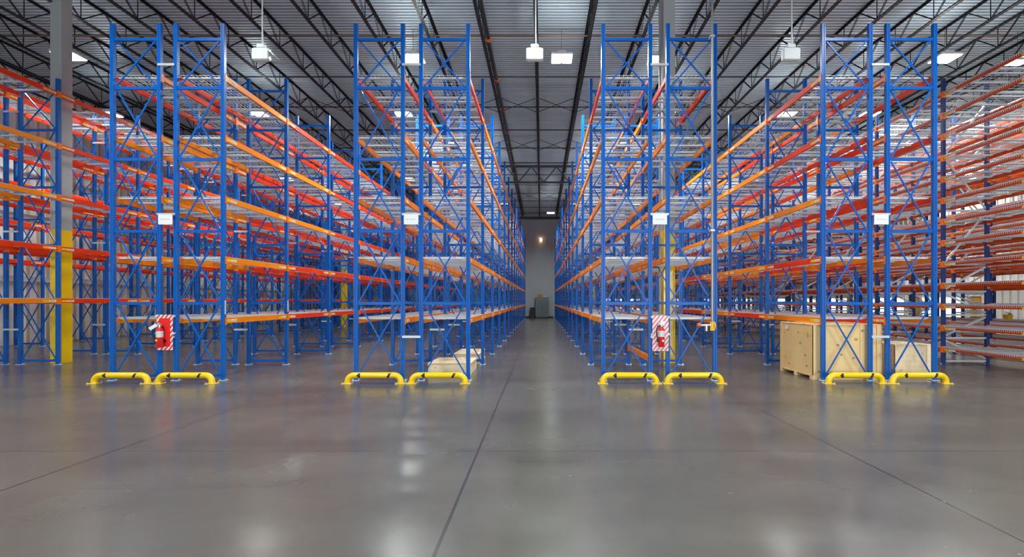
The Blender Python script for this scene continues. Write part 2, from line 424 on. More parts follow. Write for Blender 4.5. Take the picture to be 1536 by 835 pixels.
# far wall furniture
t = thing('electrical_cabinet', 'grey double door electrical cabinet at the end of the central aisle', 'cabinet', (0.06, WALL_F-0.4, 0))
m = MB(); m.bbox(-0.62, 0.62, -0.25, 0.33, 0.08, 1.95, 'cabinet', 0.012); m.box(-0.58, 0.58, -0.2, 0.28, 0, 0.08, 'base'); m.build('cabinet_body', t)
for sx in (-1, 1):
    m = MB(); m.bbox(min(sx*0.02, sx*0.58), max(sx*0.02, sx*0.58), -0.27, -0.25, 0.14, 1.9, 'cabinet', 0.004); d = m.build('door', t)
    m = MB(); m.bar((sx*0.07, -0.29, 0.95), (sx*0.07, -0.29, 1.12), 0.02, 0.02, 'base', (0, 1, 0)); m.build('handle', d)
m = MB(); m.bbox(-0.42, 0.02, -0.12, 0.2, 1.95, 2.22, 'ochre', 0.01); tag(m.build('box', None, (0.06, WALL_F-0.4, 0)), 'small orange box standing on top of the grey cabinet', 'box')
m = MB(); m.bbox(0.15, 0.5, -0.12, 0.15, 1.95, 2.1, 'white', 0.01); tag(m.build('carton', None, (0.06, WALL_F-0.4, 0)), 'small white carton on the right end of the grey cabinet', 'carton')
m = MB(); m.bbox(-1.05, -0.62, -0.1, 0.3, 0.0, 1.0, 'base', 0.01); tag(m.build('shadow_block', None, (0.0, WALL_F-0.4, 0)), 'dark block standing in for the shadow beside the grey cabinet', 'shadow')  # shadow at the cabinet's left side, modelled as a dark box
t = thing('emergency_lamp', 'small glowing orange lamp high on the far wall', 'lamp', (-0.05, WALL_F, 7.25))
m = MB(); m.bbox(-0.16, 0.16, -0.1, 0, 0, 0.14, 'cabinet', 0.01); m.build('lamp_body', t)
m = MB(); m.tube([(0, -0.14, -0.02), (0, -0.14, 0.1), (0, -0.14, 0.3)], [0.12, 0.14, 0.03], 'amber', 10); m.build('lamp_lens', t)
m = MB(); m.tube([(1.18, WALL_F-0.12, 0), (1.18, WALL_F-0.12, ROOF-0.9)], 0.05, 'white'); tag(m.build('downpipe'), 'white vertical pipe on the far grey wall', 'pipe')

# ------------------------------------------------------------------ sprinkler piping
t = thing('sprinkler_piping', 'dark sprinkler main with orange couplings and branch pipes under roof', 'pipe', (0, 0, 0))
m = MB(); m.tube([(-1.62, WALL_B+0.2, CAMZ+8.02), (-1.62, WALL_F-0.25, CAMZ+8.02)], 0.055, 'pipe', 10); m.build('main_pipe', t)
m = MB(); m.tube([(0, 0, 0), (L-0.6, 0, 0)], 0.026, 'pipe', 8); bp_ = m.mesh('branch_pipe')
m = MB(); m.tube([(0, 0, 0), (L-0.6, 0, 0)], 0.026, 'pipe_brown', 8); bp2 = m.mesh('branch_pipe')
m = MB(); m.tube([(0, -0.07, 0), (0, 0.07, 0)], 0.075, 'coupling', 10); m.bbox(-0.02, 0.02, -0.04, 0.04, 0.02, 0.12, 'coupling', 0.008); cp = m.mesh('coupling')
yy = 1.2; k = 0
while yy < 46:
    link('branch_pipe', bp2 if k in (5,) else bp_, t, (WALL_L+0.3, yy, CAMZ+8.12)); link('coupling', cp, t, (-1.62, yy, CAMZ+8.02))
    yy += 2.8; k += 1
m = MB(); m.tube([(11.95, WALL_B+0.2, CAMZ+7.15), (11.95, WALL_F-0.25, CAMZ+7.15)], 0.022, 'pipe', 8); tag(m.build('conduit'), 'thin conduit running above the lamps on the right side', 'conduit')

# ------------------------------------------------------------------ lamps
LC = (0.95, 1.0, 0.965)
def lens_light(parent, w, h, power, z=-0.03, spread=155, up=False):
    l = bpy.data.lights.new('lamp_light', 'AREA'); l.shape = 'RECTANGLE'; l.size = w; l.size_y = h; l.energy = power; l.color = LC; l.spread = R(spread)
    o = bpy.data.objects.new('lamp_light', l); COL.objects.link(o); o.parent = parent; o.location = (0, 0, z)
    if up: o.rotation_euler = (math.pi, 0, 0)
def high_bay_meshes():
    a = MB(); a.bbox(-0.31, 0.31, -0.28, 0.28, 0.0, 0.07, 'white', 0.012); a.bbox(-0.12, 0.12, -0.2, 0.2, 0.07, 0.15, 'white', 0.012)
    b = MB()
    for sx in (-1, 1): b.box(min(sx*0.02, sx*0.29), max(sx*0.02, sx*0.29), -0.26, 0.26, -0.015, 0.0, 'lens')
    c = MB()
    top = HB + 0.0 - 8.62
    c.tube([(0, 0, 0.15), (0, 0, top)], 0.006, 'pipe', 6)
    return a.mesh('housing'), b.mesh('lens'), c.mesh('hanger')
HA, HL, HC = high_bay_meshes()
def high_bay(x, yy, power, label=None, z=8.62, group=None):
    t = thing('high_bay_light', label or 'glowing white high bay lamp hung under the roof', 'lamp', (x, yy, z), group)
    link('housing', HA, t); link('lens', HL, t); link('hanger', HC, t)
    lens_light(t, 0.55, 0.5, power)
    lens_light(t, 0.5, 0.45, power*0.07, 0.165, 170, True)
PW = 370
high_bay(0.59, 14.3, PW, 'lit high bay lamp beside the hanging box over the central aisle')
high_bay(-3.7, 14.3, PW, 'lit high bay lamp showing between the tops of the second rack pair')
high_bay(3.42, 14.4, PW*0.3, 'lit high bay lamp beside the grey column above the third rack pair')
high_bay(11.65, 14.3, PW, 'lit high bay lamp just right of the fourth rack pair')
high_bay(13.9, 14.45, PW*0.4, 'lit high bay lamp at the top right edge above the picking shelves')
high_bay(-13.5, 14.15, PW*0.35, 'lit high bay lamp just right of the big column')
high_bay(0.75, 39.5, PW*0.6, 'lit high bay lamp at the far end of the central aisle')
for x in (-16.2, -10.6, -5.17, 4.68, 9.2, 12.3):
    for yy in (18.6,):
        high_bay(x, yy, PW*(0.6 if x < -12 else 0.85), 'lit high bay lamp hung above the middle of the racks', group='high bay lamps above the middle of the racks')
for x in (-14.6, -7.67, -2.65, 2.4, 6.93, 12.3):
    for yy in (28.5, 36.0):
        high_bay(x, yy, PW*0.55, 'lit high bay lamp hung above the rear of the racks', group='high bay lamps above the rear racks')
for x in (15.1, 20.5):
    high_bay(x, 24.5, PW, 'lit high bay lamp over the picking shelves', group='high bay lamps over the picking shelves')
for x in (-15.0, -7.5, 0.0, 7.5, 15.0):
    for yy in (-9.0, 0.5, 7.2):
        high_bay(x, yy, PW*0.7, 'lit high bay lamp above the open front floor', group='high bay lamps above the front floor')

# hanging white boxes on poles
def hanging_box(x, label, wing):
    t = thing('hanging_box', label, 'box', (x, 10.05, 6.50), 'white boxes hanging on poles from the roof')
    m = MB(); m.bbox(-0.175, 0.175, -0.06, 0.06, 0, 0.25, 'white', 0.02); m.build('casing', t)
    m = MB(); m.bbox(-0.085, 0.085, -0.045, 0.045, 0.25, 0.33, 'white', 0.012); m.build('mounting_box', t)
    m = MB(); m.tube([(0.02, 0, 0.32), (0.02, 0, ROOF-6.5)], 0.014, 'white', 8)
    m.tube([(0.05, 0, 0.25), (0.03, 0, 0.6), (0.03, 0, 0.9)], 0.006, 'white', 6); m.build('pole', t)
    if wing:
        m = MB(); m.bar((0.15, 0, 0.21), (0.31, 0, 0.07), 0.2, 0.02, 'white'); m.build('side_flap', t)
hanging_box(-5.68, 'white box hanging on a pole above the left aisle', True)
hanging_box(-0.135, 'white box hanging on a pole above the central aisle', False)
hanging_box(5.06, 'white box hanging on a pole beside the fourth rack pair', False)

# ------------------------------------------------------------------ racks
FD = 0.965       # frame depth centre to centre
HR = 7.315
def post_mesh(mt, name='post'):
    p = MB()
    # folded section: two returns and a bead up the middle of each side
    for s in (-1, 1):
        vs = [(-0.038, s*0.038), (-0.012, s*0.038), (-0.007, s*0.030), (0.007, s*0.030), (0.012, s*0.038), (0.038, s*0.038)]
    ring = [(-0.038, -0.038), (-0.012, -0.038), (-0.007, -0.030), (0.007, -0.030), (0.012, -0.038), (0.038, -0.038),
            (0.038, 0.038), (0.012, 0.038), (0.007, 0.030), (-0.007, 0.030), (-0.012, 0.038), (-0.038, 0.038)]
    k = len(ring); v = [(x, y, z) for z in (0.012, HR) for x, y in ring]
    fs = [(i, (i+1) % k, (i+1) % k+k, i+k) for i in range(k)] + [tuple(range(k, 2*k)), tuple(reversed(range(k)))]
    p.add(v, fs, mt)
    p.box(-0.075, 0.075, -0.065, 0.065, 0, 0.012, 'galv' if mt == 'post' else 'post_navy')
    for sx in (-1, 1): p.box(sx*0.055-0.01, sx*0.055+0.01, -0.01, 0.01, 0.012, 0.035, 'galv')
    return p.mesh(name)
PM = post_mesh('post'); PMN = post_mesh('post_navy')
STR = [0.10, 1.58, 3.06, 4.535, 6.0, 7.0]
def brace_mesh(w):
    b = MB(); h = w/2-0.036
    for z in STR: b.box(-h, h, -0.02, 0.02, z-0.028, z+0.028, 'blue')
    for z0, z1 in zip(STR, STR[1:]):
        b.bar((-h+0.03, -0.012, z0+0.03), (h-0.05, -0.012, z1-0.04), 0.02, 0.027, 'blue', (0, 0, 1))
        b.bar((h-0.03, 0.012, z0+0.03), (-h+0.05, 0.012, z1-0.04), 0.02, 0.027, 'blue', (0, 0, 1))
        for sx in (-1, 1):
            b.box(sx*(h-0.045)-0.03, sx*(h-0.045)+0.03, -0.024, 0.024, z0+0.012, z0+0.045, 'blue')
    return b.mesh('upright_frame')
BM = brace_mesh(FD)
def brace_pick(w):
    b = MB(); h = w/2-0.036; zs = [0.09, 0.68, 1.27, 1.87, 2.56, 3.94, 5.32, 6.7]
    for z in zs: b.box(-h, h, -0.02, 0.02, z-0.022, z+0.022, 'galv')
    for i, (z0, z1) in enumerate(zip(zs, zs[1:])):
        a, c = ((-h, 0, z0+0.06), (h, 0, z1-0.06)) if i in (1, 3, 4, 6) else ((-h, 0, z1-0.06), (h, 0, z0+0.06))
        b.bar(a, c, 0.025, 0.045, 'galv', (0, 0, 1))
    return b.mesh('upright_frame')
BMP = brace_pick(1.12)

def beam_parts(col, H, clipcol, bl=BAY-0.078):
    """beam along y between posts, aisle side at +x; returns beam, connector, label builders"""
    a = MB()
    vs = []; prof_ = [(-0.022, -H), (0.026, -H), (0.026, -0.045), (0.026, 0.0), (-0.006, 0.0), (-0.006, -0.038), (-0.022, -0.038)]
    k = len(prof_)
    for y in (-bl/2, bl/2): vs += [(x, y, z) for x, z in prof_]
    a.add(vs, [(i, i+k, (i+1) % k+k, (i+1) % k) for i in range(k)] + [tuple(range(k)), tuple(reversed(range(k, 2*k)))], col)
    c = MB(); hh = 0.09
    c.box(-0.03, 0.041, -0.004, 0.004, -H/2-hh, -H/2+hh-0.02, clipcol)
    c.box(0.039, 0.045, -0.045, 0.004, -H/2-hh, -H/2+hh-0.02, clipcol)
    return a, c
def label_mesh(sgn):
    l = MB(); l.box(0.026, 0.0275, -0.17, 0.17, -0.09, -0.035, 'label_y')
    l.box(0.0275, 0.0285, -0.02, 0.15, -0.083, -0.042, 'paper')
    for i in range(5): l.box(0.0285, 0.029, 0.0+i*0.027, 0.012+i*0.027, -0.076, -0.05, 'ink')
    return l.mesh('beam_label')
LBL = label_mesh(1)
def conn_pair(col, H, clipcol):
    a, c = beam_parts(col, H, clipcol)
    one = MB(); one.merge(a, (0, 0, 0))
    hb = (BAY-0.078)/2
    far = MB(); far.v = [(v[0], -v[1], v[2]) for v in c.v]; far.f = [tuple(reversed(f)) for f in c.f]; far.m = c.m; far.sm = c.sm; far.mats = c.mats
    one.merge(c, (0, -hb, 0)); one.merge(far, (0, hb, 0))
    return dict(beam=a.mesh('beam'), near=c.mesh('beam_connector'), far=far.mesh('beam_connector'), whole=one, wholeM=one.mesh('beam'), hb=hb)
BP = {(c, H): conn_pair(c, H, cl) for (c, H, cl) in (('orange', 0.115, 'clip'), ('red', 0.115, 'clip'), ('rust', 0.085, 'clip'), ('orange', 0.085, 'clip'))}

def deck_builder(w, l, teeth=False, dense=True):
    """wire mesh deck: w across (x), l along (y), three support channels underneath"""
    d = MB(); r = 0.0019
    nx = 9
    for i in range(nx+1):
        y = -l/2+0.01+i*(l-0.02)/nx
        d.box(-w/2, w/2, y-r, y+r, -0.002, 0.0035, 'wire')
    ny = 11
    for i in range(ny+1):
        x = -w/2+0.02+i*(w-0.04)/ny
        d.box(x-r, x+r, -l/2, l/2, 0.0035, 0.009, 'wire')
    for f in (0.085, 0.5, 0.915):
        y = -l/2+f*l
        d.box(-w/2+0.02, w/2-0.02, y-0.02, y+0.02, -0.006, -0.002, 'wire')
        for s in (-1, 1): d.box(-w/2+0.02, w/2-0.02, y+s*0.02-0.0015, y+s*0.02+0.0015, -0.032, -0.002, 'wire')
        for s in (-1, 1): d.box(-w/2+0.02, w/2-0.02, y+s*0.026-0.006, y+s*0.026+0.006, -0.034, -0.032, 'wire')
    for s in (-1, 1):
        if teeth:
            n = int(l/0.05)
            for i in range(n):
                y = -l/2+0.02+i*(l-0.04)/(n-1)
                d.box(min(s*(w/2-0.003), s*(w/2+0.004)), max(s*(w/2-0.003), s*(w/2+0.004)), y-0.005, y+0.005, -0.045, 0.004, 'wire')
            d.box(min(s*(w/2), s*(w/2+0.004)), max(s*(w/2), s*(w/2+0.004)), -l/2, l/2, -0.005, 0.009, 'wire')
    return d
DL = (BAY-0.09)/2
DK = deck_builder(FD+0.046, DL-0.012); DKM = DK.mesh('wire_deck')
DP = deck_builder(1.12+0.062, DL-0.012, True); DPM = DP.mesh('wire_deck')

sp = MB(); sp.box(0, 0.36-0.06, -0.012, 0.012, -0.022, 0.022, 'galv'); 
for e in (0.0, 0.3): sp.box(e-0.035, e+0.035, -0.014, -0.010, -0.03, 0.03, 'galv')
def spacer_mesh(gap):
    s = MB(); s.bar((0, 0, 0), (gap, 0, 0), 0.03, 0.045, 'galv'); return s.mesh('row_spacer')

LV = [1.285, 2.54, 3.785, 5.04, 6.285]
LV0 = [1.69, 3.03, 4.34, 5.66, 6.98]
LVP = [0.445+0.5425*k for k in range(13)]

def colour_rule(run, side, lev, bay):
    """two paint batches of beams; which bay got which"""
    h = random.Random(hash((run, side, lev, bay)) % 99991).random() if False else ((run*37+side*11+lev*53+bay*29) % 17)/17
    if run in (0, 1, 2):                       # far left
        if bay == 0: return 'red' if lev in (1, 4) else 'orange'
        return 'red'
    if run == 3:                               # first pair, left run
        if lev == 4: return 'red'
        return 'orange' if bay == 0 else 'red'
    if run == 4:
        if lev == 4: return 'orange' if side > 0 and bay < 1 else 'red'
        if side < 0: return 'orange' if bay < 1 else 'red'
        return 'orange' if bay < (2 if lev in (3, 2) else 1) else 'red'
    if run in (5, 6, 7, 8):
        if lev == 4 and bay == 0: return 'red'
        return 'orange'
    if run == 9:
        if side < 0:
            if bay == 0: return 'red' if lev in (1, 3, 4) else 'orange'
            if bay == 1: return 'red' if lev == 0 else 'orange'
            return 'red' if h < 0.25 else 'orange'
        return 'red' if (bay == 0 and lev in (2, 3, 4)) or h < 0.3 else 'orange'
    if run == 10:
        return 'red' if (bay == 0 and lev in (2, 3, 4)) or h < 0.4 else 'orange'
    return 'orange'

LB = MB(); LB.box(0.038, 0.040, -0.02, 0.02, 0, 0.28, 'paper')
for i in range(8): LB.box(0.040, 0.0405, -0.012, 0.012, 0.02+i*0.032, 0.038+i*0.032, 'ink')
LBM = LB.mesh('post_label')

def frame(root, yy, w, pick, lab=False):
    f = link('upright_frame', BMP if pick else BM, root, (0, yy, 0))
    for s in (-1, 1):
        link('post', PMN if pick else PM, f, (s*w/2, 0, 0))
    if lab: tag(link('post_label', LBM, f, (w/2, 0, 1.36)), 'white vertical number label')
    return f

BLOCK = {}    # (run) -> set of (bay, half) where a column stands
def rack(run, cx, label, levels=LV, nb=NB, spacer=None, block=(), group=None, lab=False, y0=Y0):
    root = thing('pallet_rack', label, 'rack', (cx, y0, 0), group)
    for i in range(nb+1): frame(root, i*BAY, FD, False, lab and i < 2)
    nbeam = 0; rest = MB(); restd = MB(); nd = 0
    for b in range(nb):
        yc = b*BAY+BAY/2
        for li, z in enumerate(levels):
            for s in (-1, 1):
                c = colour_rule(run, s, li, b); P_ = BP[(c, 0.115)]
                x = s*(FD/2)
                if nbeam < 100:
                    if b < 3:
                        o = link('beam', P_['beam'], root, (x, yc, z), 0 if s > 0 else math.pi)
                        n_, f_ = (P_['near'], P_['far'])
                        link('beam_connector', n_, o, (0, -P_['hb'], 0)); link('beam_connector', f_, o, (0, P_['hb'], 0))
                        link('beam_label', LBL, o, (0, -P_['hb']+0.2, 0)); link('beam_label', LBL, o, (0, P_['hb']-0.2, 0))
                    else:
                        link('beam', P_['wholeM'], root, (x, yc, z), 0 if s > 0 else math.pi)
                else:
                    w_ = P_['whole']
                    if s < 0:
                        q = MB(); q.v = [(-v[0], -v[1], v[2]) for v in w_.v]; q.f = w_.f; q.m = w_.m; q.sm = w_.sm; q.mats = w_.mats; w_ = q
                    rest.merge(w_, (x, yc, z))
                nbeam += 1
            for hf in (0, 1):
                if (b, hf) in block: continue
                dy = b*BAY+0.045+DL*(hf+0.5)
                if nd < 100: link('wire_deck', DKM, root, (0, dy, z+0.001))
                else: restd.merge(DK, (0, dy, z+0.001))
                nd += 1
    if rest.v: rest.build('beam', root)['kind'] = 'stuff'
    if restd.v: restd.build('wire_deck', root)['kind'] = 'stuff'
    if spacer:
        sm_ = spacer_mesh(spacer)
        for i in range(nb+1):
            for z in (0.90, 3.40, 6.46):
                link('row_spacer', sm_, root, (FD/2, i*BAY-0.055, z))
    return root
def gap(a, b): return (b-FD/2)-(a+FD/2)
CB = {(1, 0), (8, 0)}
rack(0, -18.33, 'single row blue and red rack against the left striped wall', LV0)
rack(1, -14.20, 'blue and red rack row just behind the row holding the left column', LV0, spacer=gap(-14.20, -12.865))
rack(2, -12.865, 'tall blue and red rack row that holds the yellow based column at the left', LV0, block=CB)
rack(3, -8.32, 'left row of the rack pair carrying the red bordered extinguisher board', spacer=gap(-8.32, -7.015))
rack(4, -7.015, 'right row of the rack pair carrying the red bordered extinguisher board', lab=True)
rack(5, -3.325, 'left row of the rack pair with low crates, empty at floor level', spacer=gap(-3.325, -1.985))
rack(6, -1.985, 'rack row left of the central aisle with low pale crates beneath')
r3 = rack(7, 1.7525, 'rack row right of the central aisle with one extra low beam', spacer=gap(1.7525, 3.08))
rack(8, 3.08, 'rack row standing around the grey column behind the pink striped board', block=CB)
rack(9, 6.27, 'rack row with a big plywood crate beneath its first bay', spacer=gap(6.27, 7.59))
rack(10, 7.59, 'rack row with the smaller pale crate beneath its first bay')
o = link('beam', BP[('orange', 0.115)]['wholeM'], r3, (FD/2, BAY/2, 0.50))

def pick_rack(cx, label, y0=Y0, nb=NB):
    w = 1.12; P_ = BP[('rust', 0.085)]
    root = thing('picking_rack', label, 'rack', (cx, y0, 0))
    for i in range(nb+1): frame(root, i*BAY, w, True)
    nbm = nd = 0; rest = MB(); restd = MB()
    wf_ = MB(); wf_.v = [(-v[0], -v[1], v[2]) for v in P_['whole'].v]; wf_.f = P_['whole'].f; wf_.m = P_['whole'].m; wf_.sm = P_['whole'].sm; wf_.mats = P_['whole'].mats
    for b in range(nb):
        yc = b*BAY+BAY/2
        for li, z in enumerate(LVP):
            for s in (-1, 1):
                x = s*w/2
                if nbm < 104:
                    if b == 0:
                        o = link('beam', P_['beam'], root, (x, yc, z), 0 if s > 0 else math.pi)
                        link('beam_connector', P_['near'], o, (0, -P_['hb'], 0)); link('beam_connector', P_['far'], o, (0, P_['hb'], 0))
                        link('beam_label', LBL, o, (0, (-P_['hb']+0.2)*-1, 0)); link('beam_label', LBL, o, (0, P_['hb']*-1+0.2, 0))
                    else: link('beam', P_['wholeM'], root, (x, yc, z), 0 if s > 0 else math.pi)
                else: rest.merge(P_['whole'] if s > 0 else wf_, (x, yc, z))
                nbm += 1
            for hf in (0, 1):
                dy = b*BAY+0.045+DL*(hf+0.5)
                if nd < 104: link('wire_deck', DPM, root, (0, dy, z+0.001))
                else: restd.merge(DP, (0, dy, z+0.001))
                nd += 1
    rest.build('beam', root)['kind'] = 'stuff'; restd.build('wire_deck', root)['kind'] = 'stuff'
    return root
pick_rack(10.86, 'navy and rust picking rack of many close shelves, nearest the fourth pair', nb=13)
pick_rack(13.22, 'navy and rust picking rack directly behind the first one on the right', nb=13)
pick_rack(15.64, 'navy and rust picking rack holding the small yellow tub', nb=12)

# ------------------------------------------------------------------ barriers in front of the rack ends
def barrier_meshes():
    W, r, h = 1.17, 0.058, 0.165; X = W/2-r; rb = 0.13
    pts = [(-X, 0, 0.012)]
    for k in range(7):
        a = math.pi - k*math.pi/12
        pts.append((-X+rb+rb*math.cos(a), 0, h-rb+rb*math.sin(a)))
    for k in range(7):
        a = math.pi/2 - k*math.pi/12
        pts.append((X-rb+rb*math.cos(a), 0, h-rb+rb*math.sin(a)))
    pts.append((X, 0, 0.012))
    m = MB(); m.tube(pts, r, 'yellow', 20)
    # black flashes wrapped on the rail: thin curved patches
    def flash(cx, kind):
        n = 6; vs = []; fs = []
        for i in range(n+1):
            t = i/n; ang = R(-50) + t*R(100)          # around the front of the tube
            if kind == 0:   x0, x1 = cx-0.035+abs(t-0.5)*0.10, cx+0.04
            else:           x0, x1 = cx-0.05+t*0.05, cx+0.0+t*0.05
            if x1 < x0: x1 = x0
            y = -math.cos(ang)*(r+0.0015); z = h+math.sin(ang)*(r+0.0015)
            vs += [(x0, y, z), (x1, y, z)]
        for i in range(n): fs.append((2*i, 2*i+1, 2*i+3, 2*i+2))
        return vs, fs
    fl = MB()
    for cx, k in ((-0.30, 0), (0.30, 1)):
        a, b = flash(cx, k); fl.add(a, b, 'black', True)
    pl = MB(); pl.bbox(-0.10, 0.10, -0.08, 0.08, 0, 0.012, 'yellow', 0.003)
    for sx in (-1, 1):
        for sy in (-1, 1): pl.tube([(sx*0.08, sy*0.062, 0.012), (sx*0.08, sy*0.062, 0.03)], 0.009, 'galv', 8)
    return m.mesh('rail'), fl.mesh('black_flash'), pl.mesh('base_plate')
RM, FM, PLM = barrier_meshes()
BY = 9.78
for cx, lab in ((-8.30, 'left barrier of the pair before the red bordered board rack'), (-7.03, 'right barrier of the pair before the red bordered board rack'),
                (-3.30, 'left of two barriers before the rack with low crates'), (-2.03, 'right of two barriers before the rack with low crates'),
                (1.74, 'barrier bottom left of the pink striped extinguisher board'), (3.02, 'barrier bottom right of the pink striped extinguisher board'),
                (6.20, 'barrier in front of the big plywood crate'), (7.46, 'barrier in front of the smaller pale crate, rightmost')):
    t = thing('rack_end_barrier', 'yellow tubular ' + lab, 'barrier', (cx, BY, 0), 'yellow barriers before the rack ends')
    rl = link('rail', RM, t); fo = link('black_flash', FM, rl); fo['label'] = 'black marking'
    X = 1.17/2-0.058
    link('base_plate', PLM, t, (-X, 0, 0)); link('base_plate', PLM, t, (X, 0, 0))

# ------------------------------------------------------------------ signs on the row spacers
def paper_sign(x, lab):
    t = thing('paper_sign', lab, 'sign', (x, Y0-0.085, 3.19), 'paper signs hung on the rack spacers')
    m = MB(); m.box(-0.145, 0.145, -0.006, 0, 0, 0.20, 'paper'); m.build('sheet', t)
    m = MB()
    for i in range(18):
        if i in (5, 11): continue
        m.box(-0.10+i*0.011, -0.10+i*0.011+0.007, -0.0075, -0.006, 0.098, 0.108, 'ink')
    m.build('text_line', t)
    m = MB(); m.bar((-0.19, 0.004, 0.215), (0.19, 0.004, 0.215), 0.012, 0.03, 'galv'); m.build('hanging_bar', t)
paper_sign(-7.66, 'white paper sign on the rack pair with the red bordered board')
paper_sign(-2.655, 'white paper sign between posts of the rack pair with low crates')
paper_sign(2.415, 'white paper sign above the pink striped extinguisher board')
paper_sign(6.93, 'white paper sign above the big plywood crate')

# ------------------------------------------------------------------ extinguisher boards
def ext_board(x, z, mt, lab):
    m = MB(); m.bbox(-0.165, 0.165, -0.006, 0.0, -0.36, 0.36, mt, 0.002)
    t = thing('safety_board', lab, 'board', (x, Y0-0.075, z))
    m.build('panel', t)
    m = MB()
    for sx in (-1, 1):
        for sz in (0.33, -0.02): m.bbox(sx*0.175-0.02, sx*0.175+0.02, -0.012, 0.036, sz-0.02, sz+0.02, 'white', 0.004)
    m.build('mounting_clip', t)
ext_board(-7.68, 0.99, 'board_a', 'red safety board with red and white striped border')
ext_board(2.43, 0.97, 'board_b', 'safety board covered in pink and white diagonal stripes')
def extinguisher(x, z, lab, tagd, tilt=0):
    y = Y0-0.16
    t = thing('fire_extinguisher', lab, 'fire extinguisher', (x, y, z))
    m = MB(); m.tube([(0, 0, 0), (0, 0, 0.015), (0, 0, 0.34), (0, 0, 0.37), (0, 0, 0.395), (0, 0, 0.41)], [0.05, 0.062, 0.062, 0.055, 0.035, 0.022], 'ext_red', 20); m.build('cylinder_body', t)
    m = MB(); m.tube([(0, 0, 0.21), (0, 0, 0.33)], 0.0632, 'white', 20, False); o = m.build('instruction_band', t); o['label'] = 'pale instruction label'
    m = MB(); m.tube([(0, 0, 0.41), (0, 0, 0.46)], 0.024, 'chrome', 12); m.bar((-0.06, 0, 0.49), (0.05, 0, 0.465), 0.022, 0.014, 'chrome'); m.bar((-0.06, 0, 0.455), (0.02, 0, 0.45), 0.022, 0.012, 'chrome'); m.build('valve', t)
    m = MB(); m.tube([(-0.02, 0, 0.44), (-0.07, -0.01, 0.43), (-0.10, -0.01, 0.36), (-0.10, -0.01, 0.25), (-0.075, -0.02, 0.17)], 0.012, 'black', 8); m.tube([(-0.075, -0.02, 0.17), (-0.07, -0.025, 0.10)], [0.013, 0.02], 'black', 8); m.build('hose', t)
    m = MB(); m.bbox(-0.075, 0.075, 0.062, 0.075, 0.1, 0.16, 'black', 0.003); m.bbox(-0.03, 0.03, 0.055, 0.078, 0.30, 0.42, 'black', 0.003); m.build('bracket', t)
    if tagd:
        m = MB(); m.bar((-0.04, -0.03, 0.46), (-0.16, -0.06, 0.375), 0.01, 0.065, 'paper'); m.build('inspection_tag', t)
        m = MB(); m.box(-0.04, 0.0, -0.066, -0.062, 0.13, 0.17, 'label_y'); m.build('sticker', t)
    else:
        m = MB(); m.tube([(0.02, -0.0615, 0.13), (0.02, -0.067, 0.13)], 0.022, 'white', 12); m.bbox(-0.035, 0.055, -0.055, -0.04, 0.44, 0.52, 'paper', 0.004); m.build('inspection_tag', t)
extinguisher(-7.72, 0.69, 'red fire extinguisher with a dangling white tag on the red board', True)
extinguisher(2.43, 0.70, 'red fire extinguisher with black hose on the pink striped board', False)

# ------------------------------------------------------------------ crates
def crate(name, loc, w, d, h, mt, label, legs=0.09, battens=(), marks=None, plate_l=True):
    """crate on skids, front-left corner at loc, w across x, d deep in y"""
    t = thing(name, label, 'crate', loc)
    m = MB(); m.bbox(0.018, w-0.018, 0.018, d-0.018, legs+0.0, h-0.018, mt, 0.004); m.build('side_panels', t)
    m = MB(); m.bbox(0, w, 0, d, h-0.02, h, mt, 0.004); m.build('lid', t)
    for (a, b) in battens:
        m = MB(); m.bbox(a, b, 0.0, 0.02, legs, h-0.02, mt, 0.003); m.build('batten', t)
    for (x0, x1) in ((0, 0.016),):
        for (a, b) in ((0, 0.09), (d-0.09, d)):
            m = MB(); m.bbox(x0, x1+0.003, a, b, legs, h-0.02, mt, 0.003); m.build('batten', t)
    if legs:
        m = MB(); m.box(0, w, 0, d, legs-0.025, legs, mt)
        m.build('pallet_deck', t)
        for a in (0.0, d/2-0.06, d-0.12):
            m = MB(); m.box(0, w, a, a+0.12, 0, legs-0.025, mt); m.build('skid', t)
    return t
t = crate('plywood_crate', (5.63, 10.28, 0), 1.45, 1.40, 1.145, 'ply', 'large knotty plywood crate on skids beneath the fourth rack pair',
          battens=((0, 0.07), (0.99, 1.10), (1.33, 1.45)))
m = MB(); m.box(-0.003, 0, 1.02, 1.15, 0.99, 1.07, 'paper'); m.build('paper_label', t)
m = MB(); m.box(-0.003, 0, 0.20, 0.26, 0.88, 0.98, 'label_y'); m.build('yellow_mark', t)
crate('pine_crate', (7.50, 10.52, 0), 0.78, 0.95, 0.71, 'pine', 'smaller pale plank crate at the right, under the rack post', legs=0.0, battens=((0.69, 0.78), (0, 0.04)))
t = crate('flat_crate', (-2.50, 10.93, 0), 0.95, 1.07, 0.265, 'pine_smooth', 'low pale wooden crate, front of the two beside central aisle', legs=0.0, battens=((0.82, 0.95),))
m = MB()
for i in range(7): m.box(0.25+i*0.06, 0.29+i*0.06, 0.50, 0.56, 0.265, 0.2665, 'black')
m.build('stencil_mark', t)
crate('flat_crate', (-2.28, 12.80, 0), 0.68, 1.35, 0.265, 'pine_smooth', 'low pale wooden crate, rear of the two beside central aisle', legs=0.05)

